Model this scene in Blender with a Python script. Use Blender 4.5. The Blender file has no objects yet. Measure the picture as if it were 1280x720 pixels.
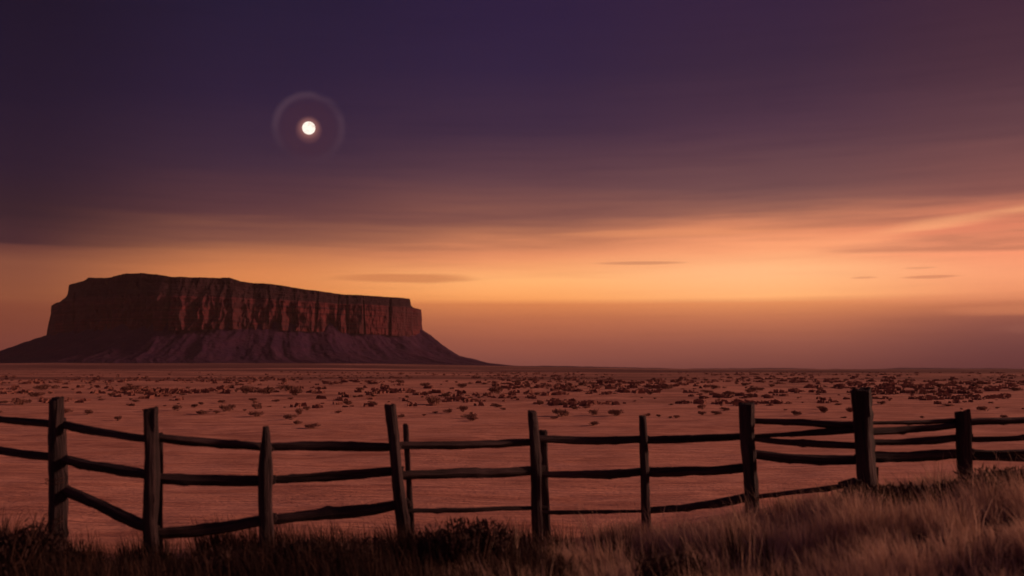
import bpy, bmesh, math, random
import numpy as np
from mathutils import Vector, noise
random.seed(7); rng = np.random.default_rng(11)
R = math.radians
sc = bpy.context.scene
C = sc.collection

# ---------------------------------------------------------------- view
CAMZ = 1.65
F = 1244.4                      # focal length in units of a 1280-wide frame (35 mm lens)
PITCH = math.atan(102.0 / F)
def at(px, py, Y):
    """direction through a measured bearing, taken out to the distance Y in metres"""
    x = (px - 640) / F; v = (360 - py) / F
    dy = math.cos(PITCH) - v * math.sin(PITCH)
    dz = math.sin(PITCH) + v * math.cos(PITCH)
    k = Y / dy
    return Vector((x * k, Y, CAMZ + dz * k))
def azel(px, py):
    d = at(px, py, 1.0) - Vector((0, 0, CAMZ))
    return math.degrees(math.atan2(d.x, d.y)), math.degrees(math.atan2(d.z, math.hypot(d.x, d.y)))
def lin(c):
    return tuple((v / 255 / 12.92) if v / 255 <= .04045 else ((v / 255 + .055) / 1.055) ** 2.4 for v in c) + (1,)
def sstep(a, b, x):
    t = min(1, max(0, (x - a) / (b - a))); return t * t * (3 - 2 * t)
def interp(x, pts):
    if x <= pts[0][0]: return pts[0][1]
    for (x0, y0), (x1, y1) in zip(pts, pts[1:]):
        if x <= x1: return y0 + (y1 - y0) * (x - x0) / (x1 - x0)
    return pts[-1][1]

# ---------------------------------------------------------------- helpers
def mesh_obj(name, verts, faces, mat, parent=None, smooth=False, mats=None):
    me = bpy.data.meshes.new(name)
    me.from_pydata([tuple(v) for v in verts], [], faces)
    me.materials.append(mat)
    me.validate(); me.update()
    if smooth: me.polygons.foreach_set('use_smooth', [True] * len(me.polygons))
    o = bpy.data.objects.new(name, me); C.objects.link(o)
    if parent: o.parent = parent
    return o
def np_mesh(name, V, Q, mat, parent=None, smooth=False):
    me = bpy.data.meshes.new(name)
    me.vertices.add(len(V)); me.vertices.foreach_set('co', np.asarray(V, dtype=np.float32).ravel())
    k = Q.shape[1]
    me.loops.add(Q.size); me.polygons.add(len(Q))
    me.loops.foreach_set('vertex_index', Q.astype(np.int32).ravel())
    me.polygons.foreach_set('loop_start', np.arange(0, Q.size, k, dtype=np.int32))
    me.polygons.foreach_set('loop_total', np.full(len(Q), k, dtype=np.int32))
    if smooth: me.polygons.foreach_set('use_smooth', np.ones(len(Q), dtype=bool))
    me.materials.append(mat); me.update(calc_edges=True); me.validate()
    o = bpy.data.objects.new(name, me); C.objects.link(o)
    if parent: o.parent = parent
    return o
def tag(o, label=None, cat=None, group=None, kind=None):
    if label: o['label'] = label
    if cat: o['category'] = cat
    if group: o['group'] = group
    if kind: o['kind'] = kind
    return o
def empty(name, loc=(0, 0, 0)):
    o = bpy.data.objects.new(name, None); C.objects.link(o); o.location = loc
    o.empty_display_size = .1; return o

class NT:
    def __init__(s, tree): s.t = tree; s.n = tree.nodes; s.l = tree.links
    def link(s, a, sock):
        if isinstance(a, bpy.types.NodeSocket): s.l.new(a, sock)
        else:
            try: sock.default_value = a
            except Exception:
                sock.default_value = tuple(a)[:len(sock.default_value)]
    def m(s, op, a, b=0.0, c=0.0, clamp=False):
        n = s.n.new('ShaderNodeMath'); n.operation = op; n.use_clamp = clamp
        s.link(a, n.inputs[0]); s.link(b, n.inputs[1]); s.link(c, n.inputs[2]); return n.outputs[0]
    def sm(s, x, a, b):      # smoothstep from a to b
        n = s.n.new('ShaderNodeMapRange'); n.interpolation_type = 'SMOOTHSTEP'
        s.link(x, n.inputs['Value']); s.link(a, n.inputs['From Min']); s.link(b, n.inputs['From Max'])
        n.inputs['To Min'].default_value = 0; n.inputs['To Max'].default_value = 1
        return n.outputs['Result']
    def mix(s, f, a, b, mode='MIX'):
        n = s.n.new('ShaderNodeMix'); n.data_type = 'RGBA'; n.blend_type = mode
        s.link(f, n.inputs['Factor'])
        s.link(a, n.inputs[6]); s.link(b, n.inputs[7]); return n.outputs[2]
    def comb(s, x, y, z):
        n = s.n.new('ShaderNodeCombineXYZ'); s.link(x, n.inputs[0]); s.link(y, n.inputs[1]); s.link(z, n.inputs[2]); return n.outputs[0]
    def sep(s, v):
        n = s.n.new('ShaderNodeSeparateXYZ'); s.l.new(v, n.inputs[0]); return n.outputs
    def mapv(s, v, scale=(1, 1, 1), loc=(0, 0, 0), rot=(0, 0, 0)):
        n = s.n.new('ShaderNodeMapping'); s.l.new(v, n.inputs[0])
        n.inputs['Scale'].default_value = scale; n.inputs['Location'].default_value = loc; n.inputs['Rotation'].default_value = rot
        return n.outputs[0]
    def noise(s, v, scale=1.0, detail=4, rough=.55, dist=0):
        n = s.n.new('ShaderNodeTexNoise'); s.l.new(v, n.inputs['Vector'])
        n.inputs['Scale'].default_value = scale; n.inputs['Detail'].default_value = detail
        n.inputs['Roughness'].default_value = rough; n.inputs['Distortion'].default_value = dist
        return n.outputs[0]
    def ramp(s, f, stops):
        n = s.n.new('ShaderNodeValToRGB'); s.l.new(f, n.inputs[0]); cr = n.color_ramp
        cr.elements[0].position = stops[0][0]; cr.elements[0].color = stops[0][1]
        cr.elements[1].position = stops[-1][0]; cr.elements[1].color = stops[-1][1]
        for p, c in stops[1:-1]:
            e = cr.elements.new(p); e.color = c
        return n.outputs[0]

def new_mat(name, rough=.9, spec=.2):
    m = bpy.data.materials.new(name); m.use_nodes = True
    nt = NT(m.node_tree); b = nt.n['Principled BSDF']
    b.inputs['Roughness'].default_value = rough
    b.inputs['Specular IOR Level'].default_value = spec
    return m, nt, b
def bump(nt, b, h, strength, dist):
    n = nt.n.new('ShaderNodeBump'); n.inputs['Strength'].default_value = strength; n.inputs['Distance'].default_value = dist
    nt.link(h, n.inputs['Height']); nt.l.new(n.outputs[0], b.inputs['Normal'])

# ---------------------------------------------------------------- sky
SUN_AZ, SUN_EL = 79.0, 16.0      # degrees clockwise from the view direction
w = bpy.data.worlds.new('World'); sc.world = w; w.use_nodes = True
T = NT(w.node_tree); T.n.clear()
tc = T.n.new('ShaderNodeTexCoord').outputs['Generated']
nrm = T.n.new('ShaderNodeVectorMath'); nrm.operation = 'NORMALIZE'; T.l.new(tc, nrm.inputs[0]); D = nrm.outputs[0]
dx, dy, dz = T.sep(D)
el = T.m('MULTIPLY', T.m('ARCSINE', dz), 57.29578)
az = T.m('MULTIPLY', T.m('ARCTAN2', dx, dy), 57.29578)
cz = T.comb(az, el, 0.0)
# thin streaks of high cloud pull the colour bands up and down
st1 = T.noise(T.mapv(cz, (.045, .55, 1)), 1.0, 5, .55, .3)
st2 = T.noise(T.mapv(cz, (.12, 2.2, 1), (3, 1, 0)), 1.0, 3, .5)
amp = T.sm(el, 4.3, 8.0)
warp = T.m('MULTIPLY', T.m('SUBTRACT', st1, .5), T.m('MULTIPLY', amp, 2.2))
warp2 = T.m('MULTIPLY', T.m('SUBTRACT', st2, .5), T.m('MULTIPLY', amp, .85))
elw = T.m('ADD', el, T.m('ADD', warp, warp2))
EMAX = 90.0
def col(px, rows):
    st = []
    for y, c in rows:
        e = azel(px, y)[1] if isinstance(y, int) and y < 1000 else y - 1000
        st.append((min(1, max(0, (e + 4) / (EMAX + 4))), lin(c)))
    st.sort(key=lambda t: t[0]); return st
fac = T.m('DIVIDE', T.m('ADD', elw, 4.0), EMAX + 4)
up = [(1034, (34, 26, 46)), (1090, (30, 26, 44))]
L = col(20, [(520, (70, 34, 36)), (456, (92, 44, 44)), (420, (112, 57, 46)), (378, (128, 68, 50)), (372, (136, 76, 54)), (325, (128, 74, 56)), (308, (98, 55, 50)), (300, (66, 38, 44)), (270, (50, 30, 40)), (200, (40, 25, 43)), (120, (32, 21, 41)), (0, (28, 18, 37))] + up)
ML = col(330, [(520, (80, 40, 40)), (456, (110, 62, 58)), (420, (130, 74, 62)), (378, (190, 112, 70)), (372, (214, 130, 76)), (340, (214, 130, 78)), (322, (190, 116, 76)), (300, (140, 86, 68)), (270, (96, 58, 60)), (200, (64, 42, 58)), (120, (46, 31, 54)), (0, (38, 27, 50))] + up)
M = col(640, [(520, (80, 40, 42)), (458, (116, 66, 62)), (430, (150, 84, 68)), (400, (184, 106, 74)), (379, (216, 130, 80)), (372, (252, 164, 98)), (350, (255, 178, 112)), (322, (232, 144, 98)), (300, (186, 116, 84)), (270, (134, 84, 74)), (235, (102, 66, 70)), (160, (66, 44, 62)), (80, (52, 35, 60)), (0, (48, 31, 58))] + up)
MR = col(960, [(520, (76, 38, 40)), (460, (104, 58, 56)), (430, (142, 82, 70)), (400, (186, 110, 80)), (379, (222, 138, 90)), (372, (255, 176, 116)), (340, (255, 186, 130)), (310, (250, 160, 112)), (288, (222, 138, 98)), (262, (150, 96, 82)), (235, (118, 78, 76)), (160, (84, 54, 66)), (80, (62, 40, 58)), (0, (58, 36, 58))] + up)
Rr = col(1270, [(520, (68, 34, 38)), (460, (78, 42, 48)), (430, (100, 57, 58)), (400, (138, 80, 70)), (379, (190, 112, 82)), (368, (232, 144, 104)), (340, (246, 158, 114)), (310, (244, 148, 108)), (280, (236, 134, 100)), (262, (200, 120, 92)), (240, (140, 86, 78)), (160, (104, 66, 68)), (80, (82, 50, 58)), (0, (72, 42, 54))] + up)
Bk = [(0, lin((60, 34, 36))), (.04, lin((96, 60, 66))), (.1, lin((150, 92, 92))), (.2, lin((112, 74, 88))), (.45, lin((66, 50, 72))), (1, lin((34, 28, 46)))]
cl, cml, cm, cmr, crr, cb = [T.ramp(fac, s) for s in (L, ML, M, MR, Rr, Bk)]
def azp(px): return azel(px, 462)[0]
sky = T.mix(T.sm(az, azp(0), azp(330)), cl, cml)
sky = T.mix(T.sm(az, azp(300), azp(660)), sky, cm)
sky = T.mix(T.sm(az, azp(640), azp(960)), sky, cmr)
sky = T.mix(T.sm(az, azp(960), azp(1290)), sky, crr)
# unseen sky behind the camera: band opposite sunset, made pink to redden the ground
sky = T.mix(T.sm(T.m('ABSOLUTE', T.m('SUBTRACT', az, 12.0)), 50, 120), sky, cb)
# long wedge of cloud low on the right, its upper rim lit
a0, e0 = azel(955, 318); a1, e1 = azel(1280, 263)
sl = (e1 - e0) / (a1 - a0)
lineU = T.m('ADD', T.m('MULTIPLY', T.m('SUBTRACT', az, a0), sl), e0)
dU = T.m('ADD', T.m('SUBTRACT', lineU, el), T.m('MULTIPLY', T.m('SUBTRACT', st2, .5), .5))
eL0 = azel(1100, 317)[1]
lineL = T.m('ADD', T.m('MULTIPLY', T.m('SUBTRACT', az, azp(1100)), -.03), eL0)
dL = T.m('ADD', T.m('SUBTRACT', el, lineL), T.m('MULTIPLY', T.m('SUBTRACT', st2, .5), .25))
wedge = T.m('MULTIPLY', T.m('MULTIPLY', T.sm(dU, .0, .75), T.sm(dL, -.05, .2)), T.sm(az, a0 - 2, a0 + 7))
sky = T.mix(T.m('MULTIPLY', T.m('MULTIPLY', wedge, T.m('ADD', .55, T.m('MULTIPLY', T.sm(T.noise(T.mapv(cz, (.12, 1.6, 1), (1, 5, 0), (0, 0, -.12)), 1.0, 5, .6), .4, .6), .45))), .72), sky, lin((188, 116, 88)))
rim = T.m('MULTIPLY', T.m('MULTIPLY', T.sm(dU, -.55, -.1), T.m('SUBTRACT', 1.0, T.sm(dU, -.05, .35))), T.sm(az, a0 + 1, a0 + 9))
sky = T.mix(T.m('MULTIPLY', T.m('MULTIPLY', rim, T.sm(st1, .3, .6)), .55), sky, lin((255, 176, 122)))
# small dark bars of cloud and the soft bank on the left of the bright gap
def bar(px0, px1, py, hh, c, f):
    global sky
    aa0, ee = azel((px0 + px1) / 2, py); hw = abs(azp(px1) - azp(px0)) / 2
    u = T.m('DIVIDE', T.m('SUBTRACT', az, aa0), hw)
    v = T.m('DIVIDE', T.m('ADD', T.m('SUBTRACT', el, ee), T.m('MULTIPLY', T.m('SUBTRACT', st2, .5), hh * 1.2)), hh)
    r = T.m('ADD', T.m('MULTIPLY', u, u), T.m('MULTIPLY', v, v))
    k = T.m('MULTIPLY', T.m('SUBTRACT', 1.0, T.sm(r, .1, 1.1)), f)
    sky = T.mix(k, sky, lin(c))
bar(735, 868, 329, .13, (206, 136, 96), .8)
bar(1060, 1100, 347, .09, (214, 140, 100), .6)
bar(1120, 1205, 346, .11, (206, 130, 94), .7)
bar(1125, 1175, 335, .08, (220, 146, 104), .6)
bar(400, 610, 348, .30, (196, 118, 74), .7)
bar(660, 1000, 291, .25, (236, 150, 100), .35)
bar(1150, 1420, 385, .42, (196, 118, 86), .8)
bar(1225, 1450, 410, .35, (140, 84, 74), .7)
# very faint level banding
sky = T.mix(T.m('MULTIPLY', T.sm(st2, .45, .75), .10), sky, T.mix(1.0, sky, (.55, .5, .55, 1), 'MULTIPLY'))
# pale corona and ring of thin ice cloud round the moon
MOON_PX = (386, 160)
md = (at(*MOON_PX, 1.0) - Vector((0, 0, CAMZ))).normalized()
def ang_to(v):
    n = T.n.new('ShaderNodeVectorMath'); n.operation = 'DOT_PRODUCT'; T.l.new(D, n.inputs[0]); n.inputs[1].default_value = v
    return T.m('MULTIPLY', T.m('ARCCOSINE', T.m('MINIMUM', n.outputs['Value'], 1.0)), 57.29578)
pxd = .0451
am = ang_to(md)
md2 = (at(386, 163, 1.0) - Vector((0, 0, CAMZ))).normalized(); am2 = ang_to(md2)
glow = T.m('SUBTRACT', 1.0, T.sm(am2, 12.5 * pxd, 18 * pxd))
sky = T.mix(T.m('MULTIPLY', glow, .75), sky, lin((112, 70, 72)))
glow2 = T.m('POWER', T.m('SUBTRACT', 1.0, T.sm(am, 7 * pxd, 19 * pxd)), 2.2)
sky = T.mix(T.m('MULTIPLY', glow2, .6), sky, lin((225, 150, 125)))
ring = T.m('MULTIPLY', T.sm(am, 32 * pxd, 40 * pxd), T.m('SUBTRACT', 1.0, T.sm(am, 40 * pxd, 48 * pxd)))
me_ = azel(*MOON_PX)[1]
ring = T.m('MULTIPLY', ring, T.sm(el, me_ - 2.6, me_ + 1.2))
sky = T.mix(T.m('MULTIPLY', T.m('MULTIPLY', ring, T.sm(T.noise(T.mapv(D, (30, 30, 30)), 1.0, 3, .6), .2, .6)), .34), sky, lin((108, 80, 86)))
disk = T.m('MULTIPLY', T.m('SUBTRACT', 1.0, T.sm(am, 26 * pxd, 46 * pxd)), .45)
sky = T.mix(disk, sky, lin((74, 42, 54)))
sky = T.mix(1.0, sky, T.ramp(T.m('DIVIDE', el, 20.0), [(0.0, (1.0, .97, .90, 1)), (.2, (1.0, 1.0, .94, 1)), (.26, (1, 1, 1, 1)), (.45, (.92, .92, .95, 1)), (.7, (.78, .80, .98, 1)), (1, (.72, .76, .98, 1))]), 'MULTIPLY')
sky = T.mix(1.0, sky, (1.09, 1.09, 1.09, 1), 'MULTIPLY')
bg = T.n.new('ShaderNodeBackground'); T.l.new(sky, bg.inputs[0]); bg.inputs[1].default_value = 1.0
ns = T.n.new('ShaderNodeTexSky'); ns.sky_type = 'NISHITA'; ns.sun_disc = False
ns.sun_elevation = R(1.0); ns.sun_rotation = R(SUN_AZ); ns.dust_density = 3
bg2 = T.n.new('ShaderNodeBackground'); T.l.new(ns.outputs[0], bg2.inputs[0]); bg2.inputs[1].default_value = .004
ad = T.n.new('ShaderNodeAddShader'); T.l.new(bg.outputs[0], ad.inputs[0]); T.l.new(bg2.outputs[0], ad.inputs[1])
wo = T.n.new('ShaderNodeOutputWorld'); T.l.new(ad.outputs[0], wo.inputs['Surface'])

# last red light of the day from low on the right
sd = bpy.data.lights.new('sun', 'SUN'); sd.energy = 3.1; sd.angle = R(7); sd.color = (1.0, .48, .33)
so = bpy.data.objects.new('sun', sd); C.objects.link(so)
sv = Vector((math.sin(R(SUN_AZ)) * math.cos(R(SUN_EL)), math.cos(R(SUN_AZ)) * math.cos(R(SUN_EL)), math.sin(R(SUN_EL))))
so.rotation_euler = sv.to_track_quat('Z', 'Y').to_euler()

# ---------------------------------------------------------------- ground height
def fbm(x, y, z=0.0, o=4):
    return noise.fractal(Vector((x, y, z)), 1.0, 2.0, o)      # about -1..1
def ground_h(x, y):
    d = math.hypot(x, y)
    h = 0.0
    # mound under the right half of the fence, dying out behind it and at the camera
    m = .47 * sstep(.9, 4.0, x) * (1 - .5 * sstep(7, 14, x))
    h += m * sstep(1.5, 7.5, y) * (1 - sstep(10.0, 12.2, y))
    h += .05 * fbm(x * .35, y * .35, 2.0) * sstep(1, 4, d) * (1 - sstep(30, 90, d))
    # wind-laid swells beyond the fence
    s = sstep(13, 30, y)
    h += s * (.16 * fbm(x * .03, y * .085, 5.0) - .05)
    h += sstep(70, 220, d) * .5 * fbm(x * .008, y * .012, 9.0)
    h += sstep(200, 900, y) * 1.6 * fbm(x * .0012, y * .003, 3.0, 3)
    # plain climbs gently toward the mesa on the left
    px = 640 + x / max(y, 1) * F
    rise = sstep(900, 250, px) if False else (1 - sstep(380, 900, px))
    h += sstep(350, 2600, y) * (15.0 * rise + 2.0)
    return h

# ---------------------------------------------------------------- materials
def sand_material():
    m, nt, b = new_mat('sand', .95, .1)
    g = nt.n.new('ShaderNodeNewGeometry').outputs['Position']
    x, y, z = nt.sep(g)
    n1 = nt.noise(nt.mapv(g, (.02, .09, .1)), 1.0, 5, .6, .4)
    n2 = nt.noise(nt.mapv(g, (.5, 1.9, 1.0)), 1.0, 5, .6, .3)
    n3 = nt.noise(g, 14.0, 4, .7)
    c = nt.mix(nt.sm(n1, .3, .7), (.41, .178, .120, 1), (.60, .280, .185, 1))
    c = nt.mix(nt.m('MULTIPLY', nt.sm(n2, .45, .7), .45), c, (.33, .12, .082, 1))
    c = nt.mix(nt.m('MULTIPLY', nt.sm(n3, .5, .8), .3), c, (.28, .11, .08, 1))
    n4 = nt.noise(nt.mapv(g, (.20, .95, 1.0), (2, 4, 0), (0, 0, .12)), 1.0, 5, .65, .5)
    c = nt.mix(nt.m('MULTIPLY', nt.sm(n4, .46, .62), .40), c, (.25, .09, .068, 1))
    n5 = nt.noise(nt.mapv(g, (.13, .6, 1.0), (8, 1, 0), (0, 0, -.10)), 1.0, 4, .6, .6)
    c = nt.mix(nt.m('MULTIPLY', nt.sm(n5, .48, .66), .45), c, (.72, .35, .25, 1))
    n6 = nt.noise(nt.mapv(g, (.55, .75, 1.0), (1, 9, 0)), 1.0, 7, .72, .8)
    c = nt.mix(nt.m('MULTIPLY', nt.sm(n6, .40, .62), .5), c, (.74, .38, .27, 1))
    n7 = nt.noise(nt.mapv(g, (3.2, 4.5, 1.0)), 1.0, 4, .75)
    c = nt.mix(nt.m('MULTIPLY', nt.sm(n7, .58, .70), .55), c, (.20, .08, .062, 1))
    # growth of low scrub darkens the far plain in long level patches
    far = nt.sm(y, 60.0, 260.0)
    v1 = nt.noise(nt.mapv(g, (.004, .02, .01), (5, 2, 0)), 1.0, 5, .6, .2)
    c = nt.mix(nt.m('MULTIPLY', nt.m('MULTIPLY', nt.sm(v1, .38, .60), far), .75), c, (.10, .042, .04, 1))
    v2 = nt.noise(nt.mapv(g, (.0011, .0065, .01), (1, 7, 0)), 1.0, 4, .6)
    c = nt.mix(nt.m('MULTIPLY', nt.m('MULTIPLY', nt.sm(v2, .47, .53), nt.sm(y, 350.0, 700.0)), .8), c, (.085, .035, .036, 1))
    wob = nt.m('MULTIPLY', nt.m('SUBTRACT', nt.noise(nt.mapv(g, (.006, .02, .01), (3, 3, 0)), 1.0, 4, .6), .5), 130.0)
    yw = nt.m('ADD', y, wob)
    b1 = nt.m('MULTIPLY', nt.sm(yw, 165.0, 185.0), nt.m('SUBTRACT', 1.0, nt.sm(yw, 225.0, 260.0)))
    c = nt.mix(nt.m('MULTIPLY', nt.m('MULTIPLY', b1, nt.m('SUBTRACT', 1.0, nt.sm(x, 5.0, 60.0))), .6), c, (.10, .04, .038, 1))
    yf = nt.m('ADD', y, nt.m('MULTIPLY', wob, 5.0))
    b2 = nt.m('MULTIPLY', nt.sm(yf, 480.0, 620.0), nt.m('SUBTRACT', 1.0, nt.sm(yf, 1500.0, 1700.0)))
    c = nt.mix(nt.m('MULTIPLY', nt.m('MULTIPLY', b2, nt.sm(x, -60.0, 120.0)), .65), c, (.095, .038, .038, 1))
    mt = nt.noise(nt.mapv(g, (.07, .10, .1), (9, 2, 0)), 1.0, 6, .68, .4)
    mz = nt.m('MULTIPLY', nt.sm(y, 28.0, 70.0), nt.sm(nt.m('ADD', mt, nt.m('MULTIPLY', nt.sm(x, -20.0, 20.0), .035)), .50, .63))
    c = nt.mix(nt.m('MULTIPLY', mz, .55), c, (.17, .075, .06, 1))
    # dark leaf litter and soil in front of the fence
    lit = nt.m('SUBTRACT', 1.0, nt.sm(nt.m('ADD', y, nt.m('MULTIPLY', nt.noise(g, 1.1, 4, .6), 1.6)), 8.4, 10.0))
    c = nt.mix(nt.m('MULTIPLY', lit, .92), c, (.06, .03, .024, 1))
    nt.l.new(c, b.inputs['Base Color'])
    rp = nt.noise(nt.mapv(g, (.7, 7.0, 1.0)), 1.0, 3, .5, .6)
    h = nt.m('ADD', nt.m('MULTIPLY', rp, 1.0), nt.m('ADD', nt.m('MULTIPLY', n2, 1.2), nt.m('MULTIPLY', n3, .2)))
    bump(nt, b, h, .8, .12)
    return m
SAND = sand_material()

def rock_material(name, talus):
    m, nt, b = new_mat(name, .95, .1)
    g = nt.n.new('ShaderNodeNewGeometry').outputs['Position']
    x, y, z = nt.sep(g)
    if talus:
        n1 = nt.noise(nt.mapv(g, (.010, .010, .03)), 1.0, 6, .65)
        n2 = nt.noise(nt.mapv(g, (.05, .05, .12)), 1.0, 4, .6)
        c = nt.mix(nt.sm(n1, .35, .68), (.030, .011, .036, 1), (.050, .017, .042, 1))  # purple of the distant haze is put into this rock colour
        c = nt.mix(nt.m('MULTIPLY', nt.sm(n2, .5, .75), .5), c, (.024, .011, .020, 1))
        nt.l.new(c, b.inputs['Base Color']); bump(nt, b, n2, .7, 9)
    else:
        strata = nt.noise(nt.mapv(g, (.0012, .0012, .13)), 1.0, 4, .65)
        streak = nt.noise(nt.mapv(g, (.035, .035, .013)), 1.0, 5, .65, .7)
        big = nt.noise(nt.mapv(g, (.006, .006, .004), (4, 1, 0)), 1.0, 3, .55)
        n2 = nt.noise(nt.mapv(g, (.08, .08, .16)), 1.0, 5, .65)
        c = nt.mix(nt.sm(strata, .42, .58), (.125, .028, .031, 1), (.055, .014, .021, 1))
        c = nt.mix(nt.m('MULTIPLY', nt.sm(streak, .42, .66), .75), c, (.045, .017, .022, 1))
        c = nt.mix(nt.m('MULTIPLY', nt.sm(big, .45, .62), .55), c, (.055, .021, .026, 1))
        c = nt.mix(nt.m('MULTIPLY', nt.sm(n2, .5, .72), .35), c, (.07, .027, .027, 1))
        # blackened caprock above the red wall
        at_ = nt.n.new('ShaderNodeAttribute'); at_.attribute_name = 'cap'
        c = nt.mix(nt.m('MULTIPLY', nt.sm(nt.m('ADD', at_.outputs['Fac'], nt.m('MULTIPLY', nt.m('SUBTRACT', n2, .5), .5)), .3, .7), .88), c, (.020, .009, .013, 1))
        nt.l.new(c, b.inputs['Base Color'])
        bump(nt, b, nt.m('ADD', nt.m('MULTIPLY', strata, .6), nt.m('ADD', streak, nt.m('MULTIPLY', n2, .6))), .9, 10)
    return m
CLIFF = rock_material('cliff_rock', False); TALUS = rock_material('talus_rubble', True)

def wood_material():
    m, nt, b = new_mat('weathered_wood', .8, .25)
    tcn = nt.n.new('ShaderNodeTexCoord').outputs['Generated']
    at_ = nt.n.new('ShaderNodeAttribute'); at_.attribute_name = 'grain'; gv = at_.outputs['Vector']
    n1 = nt.noise(nt.mapv(gv, (10, 10, .9)), 1.0, 5, .65, .3)
    n2 = nt.noise(nt.mapv(gv, (38, 38, 1.6)), 1.0, 4, .6, .2)
    n3 = nt.noise(nt.mapv(gv, (3, 3, 1.3), (7, 2, 1)), 1.0, 3, .6)
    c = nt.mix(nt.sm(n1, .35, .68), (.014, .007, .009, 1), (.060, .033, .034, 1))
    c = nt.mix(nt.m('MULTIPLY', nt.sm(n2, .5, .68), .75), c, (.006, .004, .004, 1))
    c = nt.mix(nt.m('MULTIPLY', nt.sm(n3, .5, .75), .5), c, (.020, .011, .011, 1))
    nt.l.new(c, b.inputs['Base Color'])
    bump(nt, b, nt.m('SUBTRACT', n1, nt.m('MULTIPLY', n2, .9)), 1.0, .035)
    return m
WOOD = wood_material()

def plant_material(name, c1, c2, c3=None, sc_=1.3, trans=.25):
    m, nt, b = new_mat(name, .85, .15)
    g = nt.n.new('ShaderNodeNewGeometry'); pos = g.outputs['Position']; rnd = g.outputs['Random Per Island']
    n1 = nt.noise(pos, sc_, 3, .6)
    f = nt.m('ADD', nt.m('MULTIPLY', nt.sm(n1, .3, .7), .6), nt.m('MULTIPLY', rnd, .4))
    c = nt.mix(f, c1, c2)
    if c3: c = nt.mix(nt.sm(rnd, .82, .9), c, c3)
    nt.l.new(c, b.inputs['Base Color'])
    tr = nt.n.new('ShaderNodeBsdfTranslucent'); nt.l.new(c, tr.inputs[0])
    mx = nt.n.new('ShaderNodeMixShader'); mx.inputs[0].default_value = trans
    nt.l.new(b.outputs[0], mx.inputs[1]); nt.l.new(tr.outputs[0], mx.inputs[2])
    nt.l.new(mx.outputs[0], nt.n['Material Output'].inputs['Surface'])
    return m
DRY = plant_material('dry_grass', (.31, .19, .135, 1), (.66, .44, .32, 1), (.74, .53, .40, 1), 1.6, .4)
SHADEG = plant_material('shade_dark_grass', (.013, .007, .006, 1), (.045, .023, .018, 1), (.10, .05, .035, 1), 1.6, .15)  # dark dead grass, its colour blackened further to paint in the corner vignette
SAGE = plant_material('sage_leaves', (.022, .012, .012, 1), (.060, .032, .028, 1), None, 2.0, .1)
PLAIN = plant_material('desert_leaves', (.085, .042, .036, 1), (.30, .15, .115, 1), None, 2.0, .1)
FARSAGE = plant_material('far_scrub', (.13, .055, .046, 1), (.26, .115, .09, 1), None, .12, .1)
TWIG, tnt, tb = new_mat('twig_bark', .9, .1)
tg = tnt.noise(tnt.n.new('ShaderNodeNewGeometry').outputs['Position'], 30, 3, .6)
tnt.l.new(tnt.mix(tg, (.02, .011, .01, 1), (.07, .035, .028, 1)), tb.inputs['Base Color'])

# ---------------------------------------------------------------- ground sheet
def build_ground():
    rs = [0.0]; r = .6
    while r < 12000:
        rs.append(r)
        r += max(.28, r * (.026 if r < 60 else .035 if r < 1000 else .05))
    rs.append(12000.0)
    angs = list(np.arange(-42, 42.01, .28)) + list(np.arange(44, 318, 4.0))
    na = len(angs); V = [(0, 0, ground_h(0, .01))]
    for r in rs[1:]:
        for a in angs:
            x = r * math.sin(R(a)); y = r * math.cos(R(a))
            V.append((x, y, ground_h(x, y)))
    Fc = [(0, 1 + (i + 1) % na, 1 + i) for i in range(na)]
    for k in range(len(rs) - 2):
        o0 = 1 + k * na; o1 = o0 + na
        for i in range(na):
            j = (i + 1) % na
            Fc.append((o0 + i, o0 + j, o1 + j, o1 + i))
    return tag(mesh_obj('ground', V, Fc, SAND, smooth=True), kind='structure')
build_ground()

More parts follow.
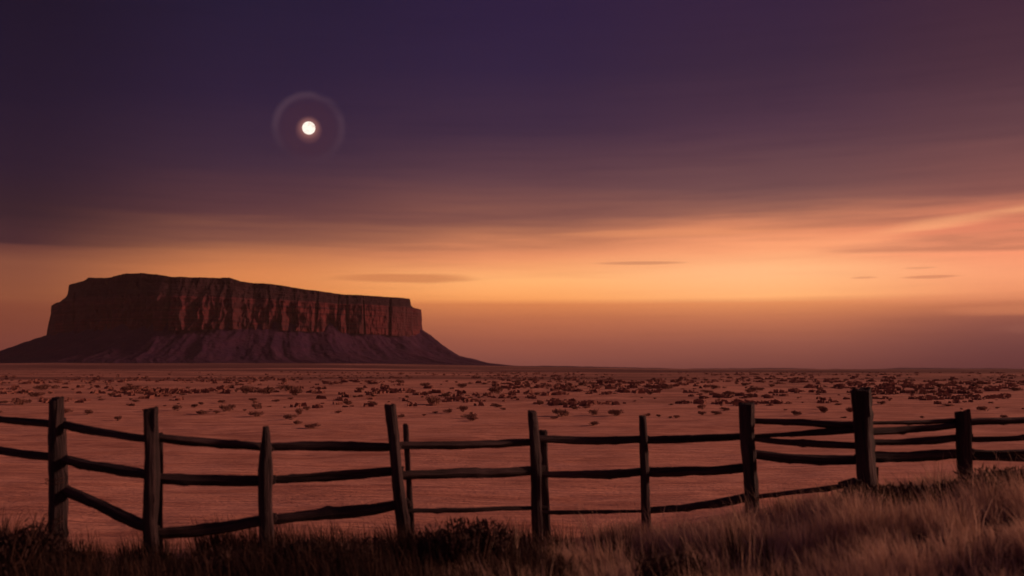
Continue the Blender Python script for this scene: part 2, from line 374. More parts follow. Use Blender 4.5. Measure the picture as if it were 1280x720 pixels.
# ---------------------------------------------------------------- mesa
TOPL = [(60, 374), (64, 374), (70, 370), (82, 361), (86, 350), (100, 348), (110, 343), (134, 344), (150, 339), (172, 338), (190, 340), (215, 344), (286, 345), (300, 350), (345, 354), (380, 360), (430, 366), (470, 368), (512, 369), (514, 376), (525, 382), (560, 384)]
def mesa_Y(px): return 2850 + 1.15 * (math.sqrt((px - 215) ** 2 + 55 ** 2) - 55) + .2 * (px - 215)
def base_py(px): return interp(px, [(60, 412), (150, 405), (300, 402), (420, 406), (528, 411)])
def build_mesa():
    root = tag(empty('mesa', (0, 0, 0)), 'flat-topped red sandstone mesa rising from the far plain', kind='structure')
    N = 2200
    th = []
    for i in range(N):        # crowd points on the near side
        u = i / N
        th.append(2 * math.pi * u)
    # angle pi..2pi is the near side
    th = [math.pi + math.pi * (i / 1700) for i in range(1700)] + [math.pi * (i / 500) for i in range(500)]
    def sup(v, p): return math.copysign(abs(v) ** p, v)
    def ring(l0, l1, depth, pyf, amp, jit, z0=None):
        """one level: spans bearings l0..l1, pyf gives the height bearing"""
        out = []; pc = (l0 + l1) / 2; ap = (l1 - l0) / 2
        for t in th:
            c, s = math.cos(t), math.sin(t)
            px = pc + ap * sup(c, .75)
            Yc = mesa_Y(px) + 230
            Y = Yc + depth * sup(s, .55)
            q = at(px, 400, Y)
            out.append((px, Y, c, s, q.x))
        return out
    def flute(px, s, z, amp):
        # buttresses and cracks along the wall, in metres outward
        xx = px * 2.3
        side = 0 if s < 0 else 50
        b = 26 * fbm(xx * .011, side, .0015 * z, 3)
        rdg = 1 - abs(fbm(xx * .022, side + 3, .009 * z, 4)) * 2.2
        f2 = 15 * rdg
        crack = -24 * max(0, .14 - abs(fbm(xx * .019 + 7, side + 9, .001 * z, 2))) / .14
        f3 = 6 * fbm(xx * .09, side + 6, .035 * z, 4)
        env = .45 + 1.1 * abs(fbm(xx * .006 + 3, side, .004 * z, 2)) * 2
        return amp * (b * 1.3 + f2 * env + crack * (1.6 - env) + f3 * 1.3 + 5 * fbm(xx * .02, side, z * .06, 3))
    V = []; cap = []
    levels = []
    # cliff: t from 0 (foot) to 1 (bench), then cap slope, then cap wall
    def push(l0, l1, depth, zfun, amp, capv, jitz=0):
        ids = []
        for (px, Y, c, s, x) in ring(l0, l1, depth, None, amp, 0):
            py = zfun(px); z = at(px, py, mesa_Y(px)).z
            fl = flute(px, s, z, amp)
            nx, ny = c * .15, s
            ids.append(len(V)); V.append([x + fl * nx, Y + fl * ny, z + jitz * fbm(px * .08, s * 3, z * .01)]); cap.append(capv)
        levels.append(ids)
    def bench_py(px): return max(interp(px, TOPL) + 1.0, interp(px, [(60, 376), (100, 373), (200, 371), (330, 375), (420, 380), (528, 383)]))
    def top_py(px): return interp(px, TOPL)
    def mixf(f0, f1, t): return lambda px: f0(px) * (1 - t) + f1(px) * t
    foot = lambda px: base_py(px) + 10
    nC = 16
    for i in range(nC + 1):
        t = i / nC
        led = .02 * math.sin(t * 17) * 60
        push(61 + 3 * t, 529 - 3 * t, 252 - 14 * t + led * .5, mixf(foot, bench_py, t), 1.0 - .15 * t, 0.0)
    nS = 10
    mid = lambda px: bench_py(px) * .35 + top_py(px) * .65
    for i in range(1, nS + 1):
        t = i / nS
        step = .5 * (t + math.floor(t * 4) / 4)
        push(64 + 19 * t, 526 - 12 * t, 232 - 46 * step, mixf(bench_py, mid, t), .72 - .2 * t, .25 + .75 * min(1, t * 2.2), 3)
    for i in range(1, 7):
        t = i / 6
        push(83 + 2 * t, 514 - 1 * t, 184 - 5 * t, mixf(mid, top_py, t), .5, 1.0, 1.0)
    for t in (.96, .85, .6, .3, .02):
        push(300 - 215 * t, 300 + 213 * t, 178 * t, lambda px: top_py(px) + .3, .4 * t, 1.0, 1.0)
    Fc = []; n = len(th)
    for a, b_ in zip(levels, levels[1:]):
        for i in range(n):
            j = (i + 1) % n
            Fc.append((a[i], a[j], b_[j], b_[i]))
    Fc.append(tuple(levels[-1]))
    cl = mesh_obj('cliff', V, Fc, CLIFF, root)
    at_ = cl.data.attributes.new('cap', 'FLOAT', 'POINT'); at_.data.foreach_set('value', cap)
    # talus apron
    V2 = []; lv = []
    left = [(0, 65), (.25, 34), (.5, 4), (.75, -40), (1, -120)]
    nT = 30
    for i in range(nT + 1):
        t = i / nT        # 0 top .. 1 foot
        dpx_l = interp(t, [(0, 67), (.2, 46), (.45, 16), (.7, -22), (1, -110)])
        dpx_r = interp(t, [(0, 524), (.2, 536), (.45, 553), (.7, 578), (.85, 610), (1, 700)])
        dep = interp(t, [(0, 240), (.2, 262), (.45, 300), (.7, 350), (.85, 400), (1, 500)])
        hz = interp(t, [(0, 1), (.2, .80), (.45, .54), (.7, .27), (.85, .13), (1, -.06)])
        ids = []
        pc = (dpx_l + dpx_r) / 2; ap = (dpx_r - dpx_l) / 2
        for a_ in th[::2]:
            c, s = math.cos(a_), math.sin(a_)
            px = pc + ap * sup(c, .8)
            pxc = 63 + (px - dpx_l) / (dpx_r - dpx_l) * 465
            Y = mesa_Y(pxc) + 230 + dep * sup(s, .6)
            q = at(px, 400, Y)
            zt = at(pxc, base_py(pxc) + 1 + 8 * fbm(pxc * .022, s * 2, 4) + 2.5 * fbm(pxc * .09, s * 2, 8), mesa_Y(pxc)).z
            zg = ground_h(q.x, Y) - 4
            wv = pxc + 9 * fbm(t * 2.2, pxc * .02, 6); g1 = abs(fbm(wv * .021, s * 2 + 5, .3 + .5 * t, 2)); g2 = abs(fbm(wv * .06, s * 3, 1.3 + 1.2 * t, 3))
            gl = (-60 * (g1 - .25) + 12 * (g2 - .25)) * math.sin(math.pi * min(1, t * 1.1)) ** .7 if t < .95 else 0
            z = zg + (zt - zg) * max(0, hz) + gl * .55 - (3 if hz < 0 else 0) + 2.5 * fbm(px * .2, t * 9, s * 4)
            bulge = 30 * fbm(pxc * .018, s * 2, 7) * t
            ids.append(len(V2)); V2.append((q.x + c * bulge, Y + s * bulge, z))
        lv.append(ids)
    Ft = []; n2 = len(lv[0])
    for a, b_ in zip(lv, lv[1:]):
        for i in range(n2):
            j = (i + 1) % n2
            Ft.append((a[i], b_[i], b_[j], a[j]))
    mesh_obj('talus_slope', V2, Ft, TALUS, root, smooth=True)
build_mesa()

def build_hills():
    V = []; Fc = []
    pts = list(range(560, 2600, 6))
    for px in pts:
        Y = 9500.0
        base = at(px, 462, Y)
        g = ground_h(base.x, Y)
        hgt = 24 * max(0, 1 - abs(px - 560) / 330) + 12 + 16 * fbm(px * .009, 1, 1) + 4 * fbm(px * .05, 3, 1) + 24 * sstep(1300, 1500, px)
        V += [(base.x, Y - 420, g - 4), (base.x, Y - 150, g + hgt * .6), (base.x, Y, g + hgt), (base.x, Y + 500, g - 4)]
    for i in range(len(pts) - 1):
        for k in range(3):
            a = i * 4 + k; Fc.append((a, a + 4, a + 5, a + 1))
    tag(mesh_obj('hills', V, Fc, TALUS, smooth=True), kind='structure')
build_hills()

# ---------------------------------------------------------------- moon
mp = at(*MOON_PX, 42000.0); rad = 8.2 / F * 42000
bm = bmesh.new(); bmesh.ops.create_uvsphere(bm, u_segments=48, v_segments=24, radius=rad)
me = bpy.data.meshes.new('moon'); bm.to_mesh(me); bm.free()
MO, mnt, mb = new_mat('moon_surface', 1, 0)
mn = mnt.noise(mnt.n.new('ShaderNodeTexCoord').outputs['Object'], 1.6 / rad, 4, .6)
mc = mnt.mix(mnt.sm(mn, .45, .7), (1.0, .90, .79, 1), (.80, .66, .55, 1))
mb.inputs['Base Color'].default_value = (0, 0, 0, 1)
mnt.l.new(mc, mb.inputs['Emission Color']); mb.inputs['Emission Strength'].default_value = 1.15
me.materials.append(MO); me.polygons.foreach_set('use_smooth', [True] * len(me.polygons))
mo = bpy.data.objects.new('moon', me); C.objects.link(mo); mo.location = mp
tag(mo, 'bright full moon with pale ring above the mesa', 'moon')

# ---------------------------------------------------------------- fence
def log_mesh(name, pts, radii, parent, seg=14, flat=1.0, seed=0, rough=.10, top='chop', knots=(), squash=1.0):
    """a rough timber along pts (Vectors) with a radius at each, as one closed skin"""
    n_r = 26 if len(pts) < 3 or (pts[-1] - pts[0]).length < 3 else 34
    # resample
    L = [0.0]
    for a, b in zip(pts, pts[1:]): L.append(L[-1] + (b - a).length)
    tot = L[-1]; V = []; G = []
    axis = (pts[-1] - pts[0]).normalized()
    ref = Vector((0, 1, 0)) if abs(axis.y) < .9 else Vector((1, 0, 0))
    sx = axis.cross(ref).normalized(); sy = sx.cross(axis).normalized()
    rings = []
    kn = list(knots)
    ts = [i / (n_r - 1) for i in range(n_r)]
    ts = [0.0, .004] + ts[1:-1] + [.994, 1.0] if True else ts
    for ti, t in enumerate(ts):
        s = t * tot; k = 0
        while k < len(L) - 2 and s > L[k + 1]: k += 1
        u = (s - L[k]) / max(1e-6, L[k + 1] - L[k])
        p = pts[k].lerp(pts[k + 1], u); r = radii[k] + (radii[k + 1] - radii[k]) * u
        end = 1.0
        if ti == 0 or ti == len(ts) - 1: end = .78
        p = p + sx * r * .22 * fbm(s * 1.6, seed, 1) + sy * r * .22 * fbm(s * 1.6, seed, 4)
        ids = []
        for j in range(seg):
            a = 2 * math.pi * j / seg
            cx, cy = math.cos(a), math.sin(a)
            rr = r * end * (1 + rough * 1.3 * noise.noise(Vector((cx * 1.1 + seed, cy * 1.1, s * 2.2))) + rough * noise.noise(Vector((cx * 3 + seed, cy * 3, s * 1.1 + 9))) + rough * .5 * noise.noise(Vector((cx * 4, cy * 4 + seed, s * 14))))
            # flatter split faces
            rr *= 1 - .10 * max(0, math.cos(2 * (a - seed * 1.7)))
            for (ks, ka, kr) in kn:
                dd = ((s - ks) / .03) ** 2 + (math.atan2(math.sin(a - ka), math.cos(a - ka)) / .5) ** 2
                rr += kr * math.exp(-dd)
            v = p + (sx * cx + sy * cy * squash) * rr
            if ti >= len(ts) - 2: v = v + axis * (.16 * r * (cx * math.cos(seed) + cy * math.sin(seed)) + .42 * r * noise.noise(Vector((cx * 2.6, cy * 2.6, seed))))
            ids.append(len(V)); V.append(v); G.append((cx * r + seed * 3.1, cy * r + seed, s + seed * 5))
        rings.append(ids)
    Fc = []
    for a, b in zip(rings, rings[1:]):
        for j in range(seg):
            q = (j + 1) % seg; Fc.append((a[j], a[q], b[q], b[j]))
    for ids, rev in ((rings[0], True), (rings[-1], False)):
        cen = sum((V[i] for i in ids), Vector()) / len(ids)
        V.append(cen); G.append((seed, seed, 0)); ci = len(V) - 1
        for j in range(seg):
            q = (j + 1) % seg; Fc.append((ids[j], ids[q], ci) if not rev else (ids[q], ids[j], ci))
    o = mesh_obj(name, V, Fc, WOOD, parent)
    me = o.data
    at_ = me.attributes.new('grain', 'FLOAT_VECTOR', 'POINT')
    at_.data.foreach_set('vector', [c for g in G for c in g])
    bmm = bmesh.new(); bmm.from_mesh(me); bmesh.ops.recalc_face_normals(bmm, faces=bmm.faces); bmm.to_mesh(me); bmm.free()
    me.polygons.foreach_set('use_smooth', [True] * len(me.polygons))
    me.set_sharp_from_angle(angle=R(40))
    return o

# main posts: bearing of top, top row, bearing at ground, ground row, width top, width low, distance
POSTS = {
 'z': (-52, 494, -50, 690, 17, 19, 9.6),
 'a': (70, 498, 71, 702, 19, 20, 8.9),
 'b': (189, 510, 189, 716, 20, 20, 8.25),
 'c': (332, 533, 334, 702, 10, 17, 8.6),
 'd': (487, 506, 508, 694, 15, 17, 9.0),
 'e': (666, 514, 673, 668, 12, 13, 9.7),
 'f': (803, 520, 808, 662, 9, 12, 10.0),
 'g': (933, 504, 939, 648, 20, 17, 9.7),
 'h': (1077, 487, 1083, 618, 27, 25, 9.3),
 'i': (1203, 514, 1208, 602, 18, 18, 9.7),
 'j': (1345, 512, 1347, 600, 18, 19, 9.8)}
fence = tag(empty('rail_fence', (0, 9, 0)), 'crooked weathered split-rail fence crossing the grass in front of the desert', 'fence')
fence.location = (0, 0, 0)
PZ = {}
for k, (n_, (tx, ty, bx, by, wt, wl, Y)) in enumerate(POSTS.items()):
    top = at(tx, ty, Y); bot = at(bx, by, Y)
    gz = ground_h(bot.x, Y)
    dirn = (top - bot).normalized()
    bot2 = bot + dirn * ((gz - .35 - bot.z) / dirn.z)
    rt = wt / 2 / F * Y; rl = wl / 2 / F * Y
    PZ[n_] = (Y, max(rt, rl))
    pts = [bot2, bot2.lerp(top, .45), bot2.lerp(top, .8), top]
    rad_ = [rl * 1.05, rl, rl * .97 + (rt - rl) * .3, rt]
    if n_ == 'c': rad_ = [rl * 1.05, rl, rl * .95, rt * .75]
    kn = [(random.uniform(.5, 1.5), random.uniform(2.2, 4.2), .012) for _ in range(3)]
    if n_ == 'a': kn += [(1.02, math.pi, .03)]
    if n_ == 'h': kn += [(1.30, math.pi, .022), (1.2, math.pi, .02)]
    log_mesh('post', pts, rad_, fence, 16, seed=k + 1.3, knots=kn, rough=.17)
# slimmer second posts pinned behind the rails
for k, (tx, ty, bx, by, wt, wl, Y) in enumerate([
        (79, 523, 80, 700, 8, 9, 9.12), (200, 541, 200, 705, 7, 8, 8.47), (507, 530, 515, 690, 7, 8, 9.2),
        (679, 538, 683, 668, 11, 10, 9.9), (945, 610, 946, 648, 6, 7, 9.9), (1094, 584, 1094, 618, 8, 9, 9.55)]):
    top = at(tx, ty, Y); bot = at(bx, by, Y)
    d_ = (top - bot).normalized(); bot2 = bot + d_ * ((ground_h(bot.x, Y) - .3 - bot.z) / d_.z)
    log_mesh('back_post', [bot2, bot2.lerp(top, .5), top], [wl / 2 / F * Y, wl / 2 / F * Y, wt / 2 / F * Y], fence, 12, seed=40 + k * 1.7, rough=.16,
             knots=[(random.uniform(.4, 1.2), 0.2, .012)])
# leaning stub at the thick post
p0 = at(1052, 628, 9.15); p1 = at(1073, 600, 9.12)
log_mesh('brace', [p0 + (p0 - p1) * .4, p1], [.055, .06], fence, 10, seed=61, rough=.15)
log_mesh('brace', [at(1048, 606, 9.25), at(1068, 603, 9.2)], [.028, .05], fence, 10, seed=63, rough=.15)

RAILS = [  # post, post, start bearing+row, end bearing+row, thickness start/end
 ('z', 'a', -58, 519, 76, 531, 7, 8), ('z', 'a', -58, 555, 78, 572, 9, 9),
 ('a', 'b', 66, 528, 196, 550, 10, 9), ('a', 'b', 66, 570, 198, 595, 11, 12), ('a', 'b', 70, 607, 196, 664, 12, 14),
 ('b', 'c', 190, 546, 342, 560, 9, 9), ('b', 'c', 186, 597, 344, 600, 12, 12), ('b', 'c', 184, 668, 346, 648, 14, 13),
 ('c', 'd', 326, 558, 500, 559, 10, 10), ('c', 'd', 330, 600, 504, 588, 10, 11), ('c', 'd', 326, 652, 512, 628, 12, 12),
 ('d', 'e', 494, 557, 676, 551, 10, 9), ('d', 'e', 496, 595, 680, 587, 11, 11), ('d', 'e', 500, 639, 684, 634, 5, 5),
 ('e', 'f', 664, 549, 810, 548, 9, 8), ('e', 'f', 666, 592, 814, 588, 8, 10), ('e', 'f', 668, 641, 815, 639, 4.5, 4),
 ('f', 'g', 798, 550, 940, 545, 8, 8), ('f', 'g', 800, 590, 944, 584, 11, 10), ('f', 'g', 802, 639, 944, 620, 8, 10),
 ('g', 'h', 934, 526, 1084, 532, 7, 9), ('g', 'h', 930, 546, 1082, 536, 5, 8), ('g', 'h', 930, 547, 1086, 558, 6, 8), ('g', 'h', 932, 567, 1090, 576, 11, 11), ('g', 'h', 934, 623, 1066, 606, 5, 6),
 ('h', 'i', 1068, 529, 1206, 525, 4, 5), ('h', 'i', 1070, 541, 1212, 529, 8, 7), ('h', 'i', 1072, 553, 1214, 545, 7, 9), ('h', 'i', 1070, 574, 1216, 566, 13, 12),
 ('i', 'j', 1196, 528, 1356, 521, 7, 8), ('i', 'j', 1194, 549, 1356, 543, 6, 7), ('i', 'j', 1194, 567, 1356, 563, 10, 11), ('i', 'j', 1198, 572, 1350, 577, 5, 6)]
for k, (a, b, x0, y0, x1, y1, w0, w1) in enumerate(RAILS):
    Ya, ra = PZ[a]; Yb, rb = PZ[b]
    off = .045 * ((k * 7) % 3 - 1) * .5
    ya = Ya + ra + w0 / 2 / F * Ya - .012 + off * .3; yb = Yb + rb + w1 / 2 / F * Yb - .012 + off * .3 + (.03 if k % 2 else 0)
    # a rail may be longer than the gap: extend its distance along the same line
    p, q = at(x0, y0, ya), at(x1, y1, yb)
    sag = -.006 * ((k * 5) % 4)
    m1 = p.lerp(q, .33) + Vector((0, 0, sag)); m2 = p.lerp(q, .68) + Vector((0, 0, sag * 1.1))
    r0 = w0 * .55 / F * ya; r1 = w1 * .55 / F * yb
    log_mesh('rail', [p, m1, m2, q], [r0 * .95, r0 * 1.05, r1 * 1.05, r1 * .92], fence, 12, seed=80 + k * 2.3, rough=.2,
             knots=[(random.uniform(.2, .9), random.uniform(0, 6), .011) for _ in range(4)])
# loops of old wire on the left post
def wire(name, cen, r, turns, tube, parent, tilt):
    pts = []
    n = 22 * turns
    for i in range(n + 1):
        a = 2 * math.pi * i / 22
        pts.append(cen + Vector((math.cos(a) * r[0], math.sin(a) * r[1], math.sin(a) * tilt + i / n * .05 + math.cos(a * .5) * .008)))
    V = []; Fc = []
    for i, p in enumerate(pts):
        t = (pts[min(i + 1, n)] - pts[max(i - 1, 0)]).normalized(); s1 = t.cross(Vector((0, 0, 1))).normalized(); s2 = t.cross(s1)
        for j in range(5):
            V.append(p + (s1 * math.cos(j * 1.2566) + s2 * math.sin(j * 1.2566)) * tube)
    for i in range(n):
        for j in range(5):
            k = (j + 1) % 5; Fc.append((i * 5 + j, i * 5 + k, i * 5 + 5 + k, i * 5 + 5 + j))
    o = mesh_obj(name, V, Fc, TWIG, parent, smooth=True); return o
wire('wire_loop', at(68, 650, 8.9), (.092, .10), 2, .0035, fence, .05)
wire('wire_loop', at(70, 604, 8.9), (.086, .095), 2, .003, fence, .012)

# ---------------------------------------------------------------- plants
def bush_geo(seed, rx, ry, h, nleaf, leaf, nst=14, droop=0.0):
    """leaf quads scattered in a ragged crown plus thin stems"""
    g = np.random.default_rng(seed)
    V = []; Q = []
    lob = [(g.uniform(-.6, .6) * rx, g.uniform(-.6, .6) * ry, g.uniform(.35, .72) * h, g.uniform(.3, .55)) for _ in range(7)]
    for i in range(nleaf):
        lx, ly, lz, lr = lob[g.integers(len(lob))]
        d = g.normal(size=3); d /= np.linalg.norm(d); rr = g.uniform(.35, 1.0) ** .5
        if g.random() < .12: rr *= g.uniform(1.0, 1.5)
        p = np.array([lx + d[0] * rr * lr * rx, ly + d[1] * rr * lr * ry, lz + d[2] * rr * lr * h * .75])
        p[2] = max(.01, p[2])
        a = g.normal(size=3); a[2] = abs(a[2]) * 1.4 + .3; a /= np.linalg.norm(a)
        b = np.cross(a, g.normal(size=3)); b /= np.linalg.norm(b)
        s = leaf * g.uniform(.6, 1.5)
        k = len(V)
        V += [p - b * s * .28, p + b * s * .28, p + a * s * 1.4 + b * s * .1, p + a * s * 1.4 - b * s * .1]
        Q.append((k, k + 1, k + 2, k + 3))
    S = []; SQ = []
    for i in range(nst):
        a = g.uniform(0, 6.28); r = g.uniform(.3, .95); tip = np.array([math.cos(a) * rx * r, math.sin(a) * ry * r, h * g.uniform(.6, 1.12)])
        bs = np.array([g.uniform(-.12, .12) * rx, g.uniform(-.12, .12) * ry, -.04]); midp = bs * .4 + tip * .6; midp[2] *= .8
        t = .012 * h / .4
        for (p, q, t0, t1) in ((bs, midp, t, t * .6), (midp, tip, t * .6, t * .2)):
            k = len(S)
            for (c, tt) in ((p, t0), (q, t1)):
                for j in range(3): S.append(c + np.array([math.cos(j * 2.094), math.sin(j * 2.094), 0]) * tt)
            for j in range(3):
                m_ = (j + 1) % 3; SQ.append((k + j, k + m_, k + 3 + m_, k + 3 + j))
    return np.array(V), np.array(Q), np.array(S), np.array(SQ)
def make_bush(name, seed, rx, ry, h, nleaf, leaf, leaf_mat, nst=14):
    V, Q, S, SQ = bush_geo(seed, rx, ry, h, nleaf, leaf, nst)
    root = empty(name)
    np_mesh('foliage', V, Q, leaf_mat, root)
    np_mesh('stems', S, SQ, TWIG, root)
    return root
def copy_tree(o):
    c = o.copy(); C.objects.link(c)
    for ch in o.children:
        d = ch.copy(); C.objects.link(d); d.parent = c
    return c
used = set()
def place(proto, x, y, s, rz, label, cat, group=None, sz=1.0, sink=.02):
    if proto.name in used: o = copy_tree(proto)
    else: o = proto; used.add(proto.name)
    o.location = (x, y, ground_h(x, y) - sink * s); o.rotation_euler = (0, 0, rz); o.scale = (s, s, s * sz)
    tag(o, label, cat, group); return o
protos = [make_bush('desert_shrub', 100 + i, .42 + .05 * i, .4, .30 + .03 * (i % 3), 520, .05, PLAIN) for i in range(5)]
def ground_pt(px, py):
    d = at(px, py, 1.0) - Vector((0, 0, CAMZ))
    t = 6.0
    while t < 4000:
        p = Vector((0, 0, CAMZ)) + d * t
        if p.z <= ground_h(p.x, p.y): break
        t *= 1.01
    return p
NAMED = [  # bearing, row, width, words
 (108, 519, 15, 'dark shrub on the sand just right of the leftmost tall post'),
 (147, 527, 12, 'small dark shrub midway between the two leftmost posts'),
 (222, 514, 13, 'compact dark shrub just right of the second post top'),
 (27, 506, 30, 'wide ragged shrub patch left of the leftmost post top'),
 (270, 517, 9, 'little round shrub between the second post and the short pointed post'),
 (290, 513, 16, 'flat shrub upper left of the short pointed post'),
 (322, 521, 22, 'low shrub just above the short pointed post tip'),
 (373, 519, 15, 'dark upright shrub beyond the short pointed post, above a low mound shrub'),
 (371, 531, 12, 'small faint shrub left of the broad mound shrub'),
 (392, 536, 23, 'broad mound-shaped shrub close behind the top rail right of the pointed post'),
 (435, 506, 20, 'dark oval shrub upper left of the leaning paired post'),
 (578, 515, 15, 'dark shrub right of the leaning paired post, nearest the rail'),
 (540, 506, 30, 'long low shrub strip beside the top of the leaning paired post'),
 (560, 517, 12, 'tiny shrub under a long shrub strip right of the leaning post'),
 (700, 520, 30, 'broad grey-brown shrub right of the middle paired post'),
 (740, 533, 20, 'dark mound shrub closest to the rail before the thin post'),
 (770, 520, 26, 'pair-like low shrub just left of the thin post top'),
 (878, 512, 12, 'tufted dark shrub left of the lit square post'),
 (997, 520, 14, 'small shrub on the sand between the square post and the thickest post'),
 (1030, 517, 16, 'low shrub close left of the thickest post'),
 (1232, 514, 22, 'dark shrub right of the rightmost post top')]
for i, (px, py, wd, lab) in enumerate(NAMED):
    p = ground_pt(px, py); s = wd / F * p.y / .95
    place(protos[i % 5], p.x, p.y, s, i * 1.7, lab, 'shrub', 'scattered desert shrubs', 1.35 if wd < 18 else .85)
# the many alike, spread at random over the plain
cnt = 0; cells = {}
pos_list = [(px, py) for px, py, *_ in NAMED]
tries = 0
while cnt < 275 and tries < 20000:
    tries += 1
    px = random.uniform(-30, 1310); u = random.random()
    py = 476 + 50 * (u ** 1.35) if px < 640 else 476 + 48 * (u ** 1.6)
    dens = .5 + .5 * fbm(px * .012, py * .06, 8) + (.25 if py < 500 else 0)
    if random.random() > dens: continue
    if any(abs(px - a) < 7 and abs(py - b) < 2.4 for a, b in pos_list): continue
    pos_list.append((px, py))
    p = ground_pt(px, py); 
    if p.y > 400: continue
    s = (.35 + .85 * random.random() ** 2.2) * (1.25 if p.y > 60 else .62)
    place(protos[random.randrange(5)], p.x, p.y, s, random.uniform(0, 6.28), 'small dark sagebrush clump dotting the sand flat beyond the fence', 'shrub', 'scattered desert shrubs', random.uniform(.6, 1.1))
    cnt += 1
# farther scrub nobody could count
def far_scrub():
    V = []; Q = []
    g = np.random.default_rng(5)
    n = 0
    while n < 2300:
        py = 466 + 42 * g.random() ** 1.25; px = g.uniform(-120, 1400)
        if 1.5 * fbm(px * .008, py * .14, 3) + .12 - (py - 468) * .024 + .12 + (.1 if px > 560 else -.1) < g.uniform(-.5, .5): continue
        Y = 1.65 * F / (py - 462); 
        if Y > 1400: continue
        Y *= g.uniform(.93, 1.07)
        x = (px - 640) / F * Y; z = ground_h(x, Y); n += 1
        s = g.uniform(.25, .8) * (1 + Y / 500) * (.75 if Y < 70 else 1)
        for j in range(9):
            a = g.uniform(0, 6.28); r = g.uniform(0, .55) * s; hh = g.uniform(.2, .5) * s * .75; ww = g.uniform(.25, .5) * s * .7
            cx, cy = x + math.cos(a) * r, Y + math.sin(a) * r; b = g.uniform(0, 3.14); ux, uy = math.cos(b) * ww, math.sin(b) * ww
            k = len(V)
            V += [(cx - ux, cy - uy, z - .05), (cx + ux, cy + uy, z - .05), (cx + ux * .6, cy + uy * .6, z + hh), (cx - ux * .6 , cy - uy * .6, z + hh * .8)]
            Q.append((k, k + 1, k + 2, k + 3))
    o = np_mesh('scrub', np.array(V), np.array(Q), FARSAGE); tag(o, 'sparse low scrub far out on the plain', 'scrub', kind='stuff')
far_scrub()

# ---------------------------------------------------------------- grass by the fence
def grass(name, mat, n, area, hfun, dfun, seed, wid, label, spread=.35, tuft=1.0):
    g = np.random.default_rng(seed)
    V = np.zeros((n, 8, 3), np.float32); k = 0
    # blades grow in tufts
    while k < n:
        tx = g.uniform(area[0], area[1]); ty = g.uniform(area[2], area[3])
        if g.random() > dfun(tx, ty): continue
        th_ = hfun(tx, ty) * g.uniform(.65, 1.25); nb = int(g.integers(14, 46)); tr = g.uniform(.03, .13) * tuft
        gz = ground_h(tx, ty)
        for _ in range(nb):
            if k >= n: break
            a = g.uniform(0, 6.28); r = tr * g.random() ** .5
            bx, by = tx + math.cos(a) * r, ty + math.sin(a) * r
            h = th_ * g.uniform(.45, 1.1); a2 = a + g.normal() * .7; ln = spread * h * abs(g.normal()) * .8
            lx, ly = math.cos(a2) * ln - .12 * h, math.sin(a2) * ln
            wv = g.uniform(0, 3.14); wx, wy = math.cos(wv) * wid, math.sin(wv) * wid
            for s, (t, b_, wq) in enumerate(((0, 0, 1), (.4, .18, .85), (.75, .55, .6), (1.0, 1.0, .12))):
                cx, cy, cz_ = bx + lx * b_, by + ly * b_, gz - .02 + h * (t - .12 * b_ * abs(ln / h))
                V[k, s * 2] = (cx - wx * wq, cy - wy * wq, cz_); V[k, s * 2 + 1] = (cx + wx * wq, cy + wy * wq, cz_)
            k += 1
    Q = np.array([[0, 1, 3, 2], [2, 3, 5, 4], [4, 5, 7, 6]])
    QQ = (np.arange(n)[:, None, None] * 8 + Q[None]).reshape(-1, 4)
    o = np_mesh(name, V.reshape(-1, 3), QQ, mat); tag(o, label, 'grass', kind='stuff'); return o
def edge(x):      # how far back the grass reaches
    return 9.0 + .5 * fbm(x * .7, 3, 0) + 1.0 * sstep(-.4, 1.0, x) + .3 * sstep(1.5, 3.5, x)
def d_dry(x, y):
    if y > edge(x): return 0
    m_ = sstep(-1.1, .5, x + .6 * fbm(x, y * 1.0, 5))
    gap = 1 - sstep(-.05, .3, fbm(x * 1.5 + 4, y * 1.1, 7))
    return m_ * (.15 + .2 * (1 - sstep(1.5, 2.5, x)) + .65 * gap)
def h_dry(x, y): return (.19 + .14 * fbm(x * 1.3, y * 1.3, 2)) * (1 - .3 * sstep(8.8, 9.6, y)) * (1 + .25 * sstep(0, 3, x))
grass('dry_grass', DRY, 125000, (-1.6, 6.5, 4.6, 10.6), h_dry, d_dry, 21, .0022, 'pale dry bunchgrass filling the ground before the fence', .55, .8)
grass('grass_stalks', DRY, 2600, (-3.0, 6.5, 5.4, 9.9), lambda x, y: .40 + .1 * fbm(x, y, 3), lambda x, y: d_dry(x, y) * (1 if fbm(x * 2, y * 2, 9) > .1 else .1), 27, .0026, 'taller stray stalks standing above the dry grass', .5, 2.5)
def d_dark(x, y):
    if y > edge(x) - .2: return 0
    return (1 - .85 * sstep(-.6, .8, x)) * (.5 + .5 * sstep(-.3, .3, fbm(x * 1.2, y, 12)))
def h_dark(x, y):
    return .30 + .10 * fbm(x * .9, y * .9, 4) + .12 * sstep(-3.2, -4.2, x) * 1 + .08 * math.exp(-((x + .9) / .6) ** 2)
grass('shade_dark_grass', SHADEG, 52000, (-6.2, 2.0, 5.6, 9.2), h_dark, d_dark, 22, .0034, 'low grass, coloured dark for the corner vignette, under the left half of the fence')

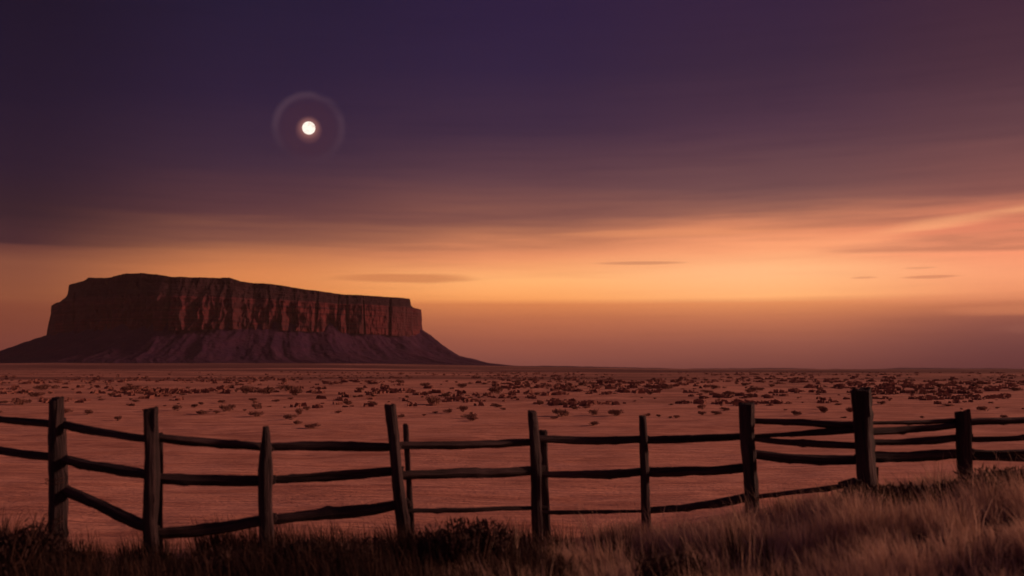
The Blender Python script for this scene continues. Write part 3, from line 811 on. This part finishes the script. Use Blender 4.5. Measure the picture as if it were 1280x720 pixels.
BASES = [(at(v[2], v[3], v[6]).x, v[6]) for v in POSTS.values()]
def d_post(x, y): return 1 if any((x - a) ** 2 + (y - b) ** 2 < .05 for a, b in BASES) else 0
grass('post_weeds', DRY, 2600, (-5, 6, 8, 10.3), lambda x, y: .13 + .09 * fbm(x * 3, y * 3, 3), d_post, 31, .0026, 'thin dry weeds round the feet of the fence posts', .6, 1.2)
BUSH = [  # bearing, distance, radius, height, words
 (15, 7.6, .50, .55, 'dark wispy bush in the lower left corner left of the first post'),
 (560, 8.3, .42, .40, 'dark bush in the grass right of the leaning paired post'),
 (592, 8.0, .40, .46, 'taller dark bush halfway between the two paired posts'),
 (420, 8.0, .55, .36, 'low black bush in front of the fence left of the leaning post'),
 (845, 7.4, .40, .34, 'small dark bush in the pale grass right of the thin post'),
 (1110, 6.0, .45, .22, 'flat black bush low in the pale grass below the thickest post'),
 (1150, 8.9, .60, .22, 'long dark shrub at the foot of the fence right of the thickest post'),
 (1262, 8.9, .60, .34, 'dark bush by the right edge under the rails'),
 (320, 7.9, .50, .26, 'low dark bush at the foot of the short pointed post')]
for i, (px, Y, r, h, lab) in enumerate(BUSH):
    x = (px - 640) / F * Y
    b_ = make_bush('fence_bush', 300 + i, r, r * .8, h, 2200, .028, SAGE, 30)
    b_.location = (x, Y, ground_h(x, Y) - .02); tag(b_, lab, 'bush', 'dark bushes in the fence grass')

# ---------------------------------------------------------------- air
HAZE = True
if HAZE:
    bm = bmesh.new(); bmesh.ops.create_cube(bm, size=1)
    for v in bm.verts:
        v.co.x *= 26000; v.co.y *= 26000; v.co.z = -8 if v.co.z < 0 else 400
    me = bpy.data.meshes.new('haze'); bm.to_mesh(me); bm.free()
    hm = bpy.data.materials.new('haze_air'); hm.use_nodes = True; hn = NT(hm.node_tree); hn.n.clear()
    pv = hn.n.new('ShaderNodeVolumePrincipled'); pv.inputs['Color'].default_value = (.88, .62, .58, 1); pv.inputs['Density'].default_value = .000017
    oo = hn.n.new('ShaderNodeOutputMaterial'); hn.l.new(pv.outputs[0], oo.inputs['Volume'])
    me.materials.append(hm); ho = bpy.data.objects.new('haze', me); C.objects.link(ho); tag(ho, kind='stuff')

# ---------------------------------------------------------------- camera
cd = bpy.data.cameras.new('camera'); cam = bpy.data.objects.new('camera', cd); C.objects.link(cam)
cam.location = (0, 0, CAMZ); cam.rotation_euler = (math.pi / 2 + PITCH, 0, 0)
cd.sensor_width = 36; cd.lens = F / 1280 * 36
cd.clip_start = .05; cd.clip_end = 90000
cd.dof.use_dof = True; cd.dof.focus_distance = 22; cd.dof.aperture_fstop = 1.3
sc.camera = cam
vs = sc.view_settings; vs.view_transform = 'Standard'; vs.look = 'None'; vs.gamma = 1; vs.exposure = 0; vs.use_curve_mapping = False
sc.cycles.volume_bounces = 1; sc.cycles.max_bounces = 6; sc.cycles.use_denoising = True
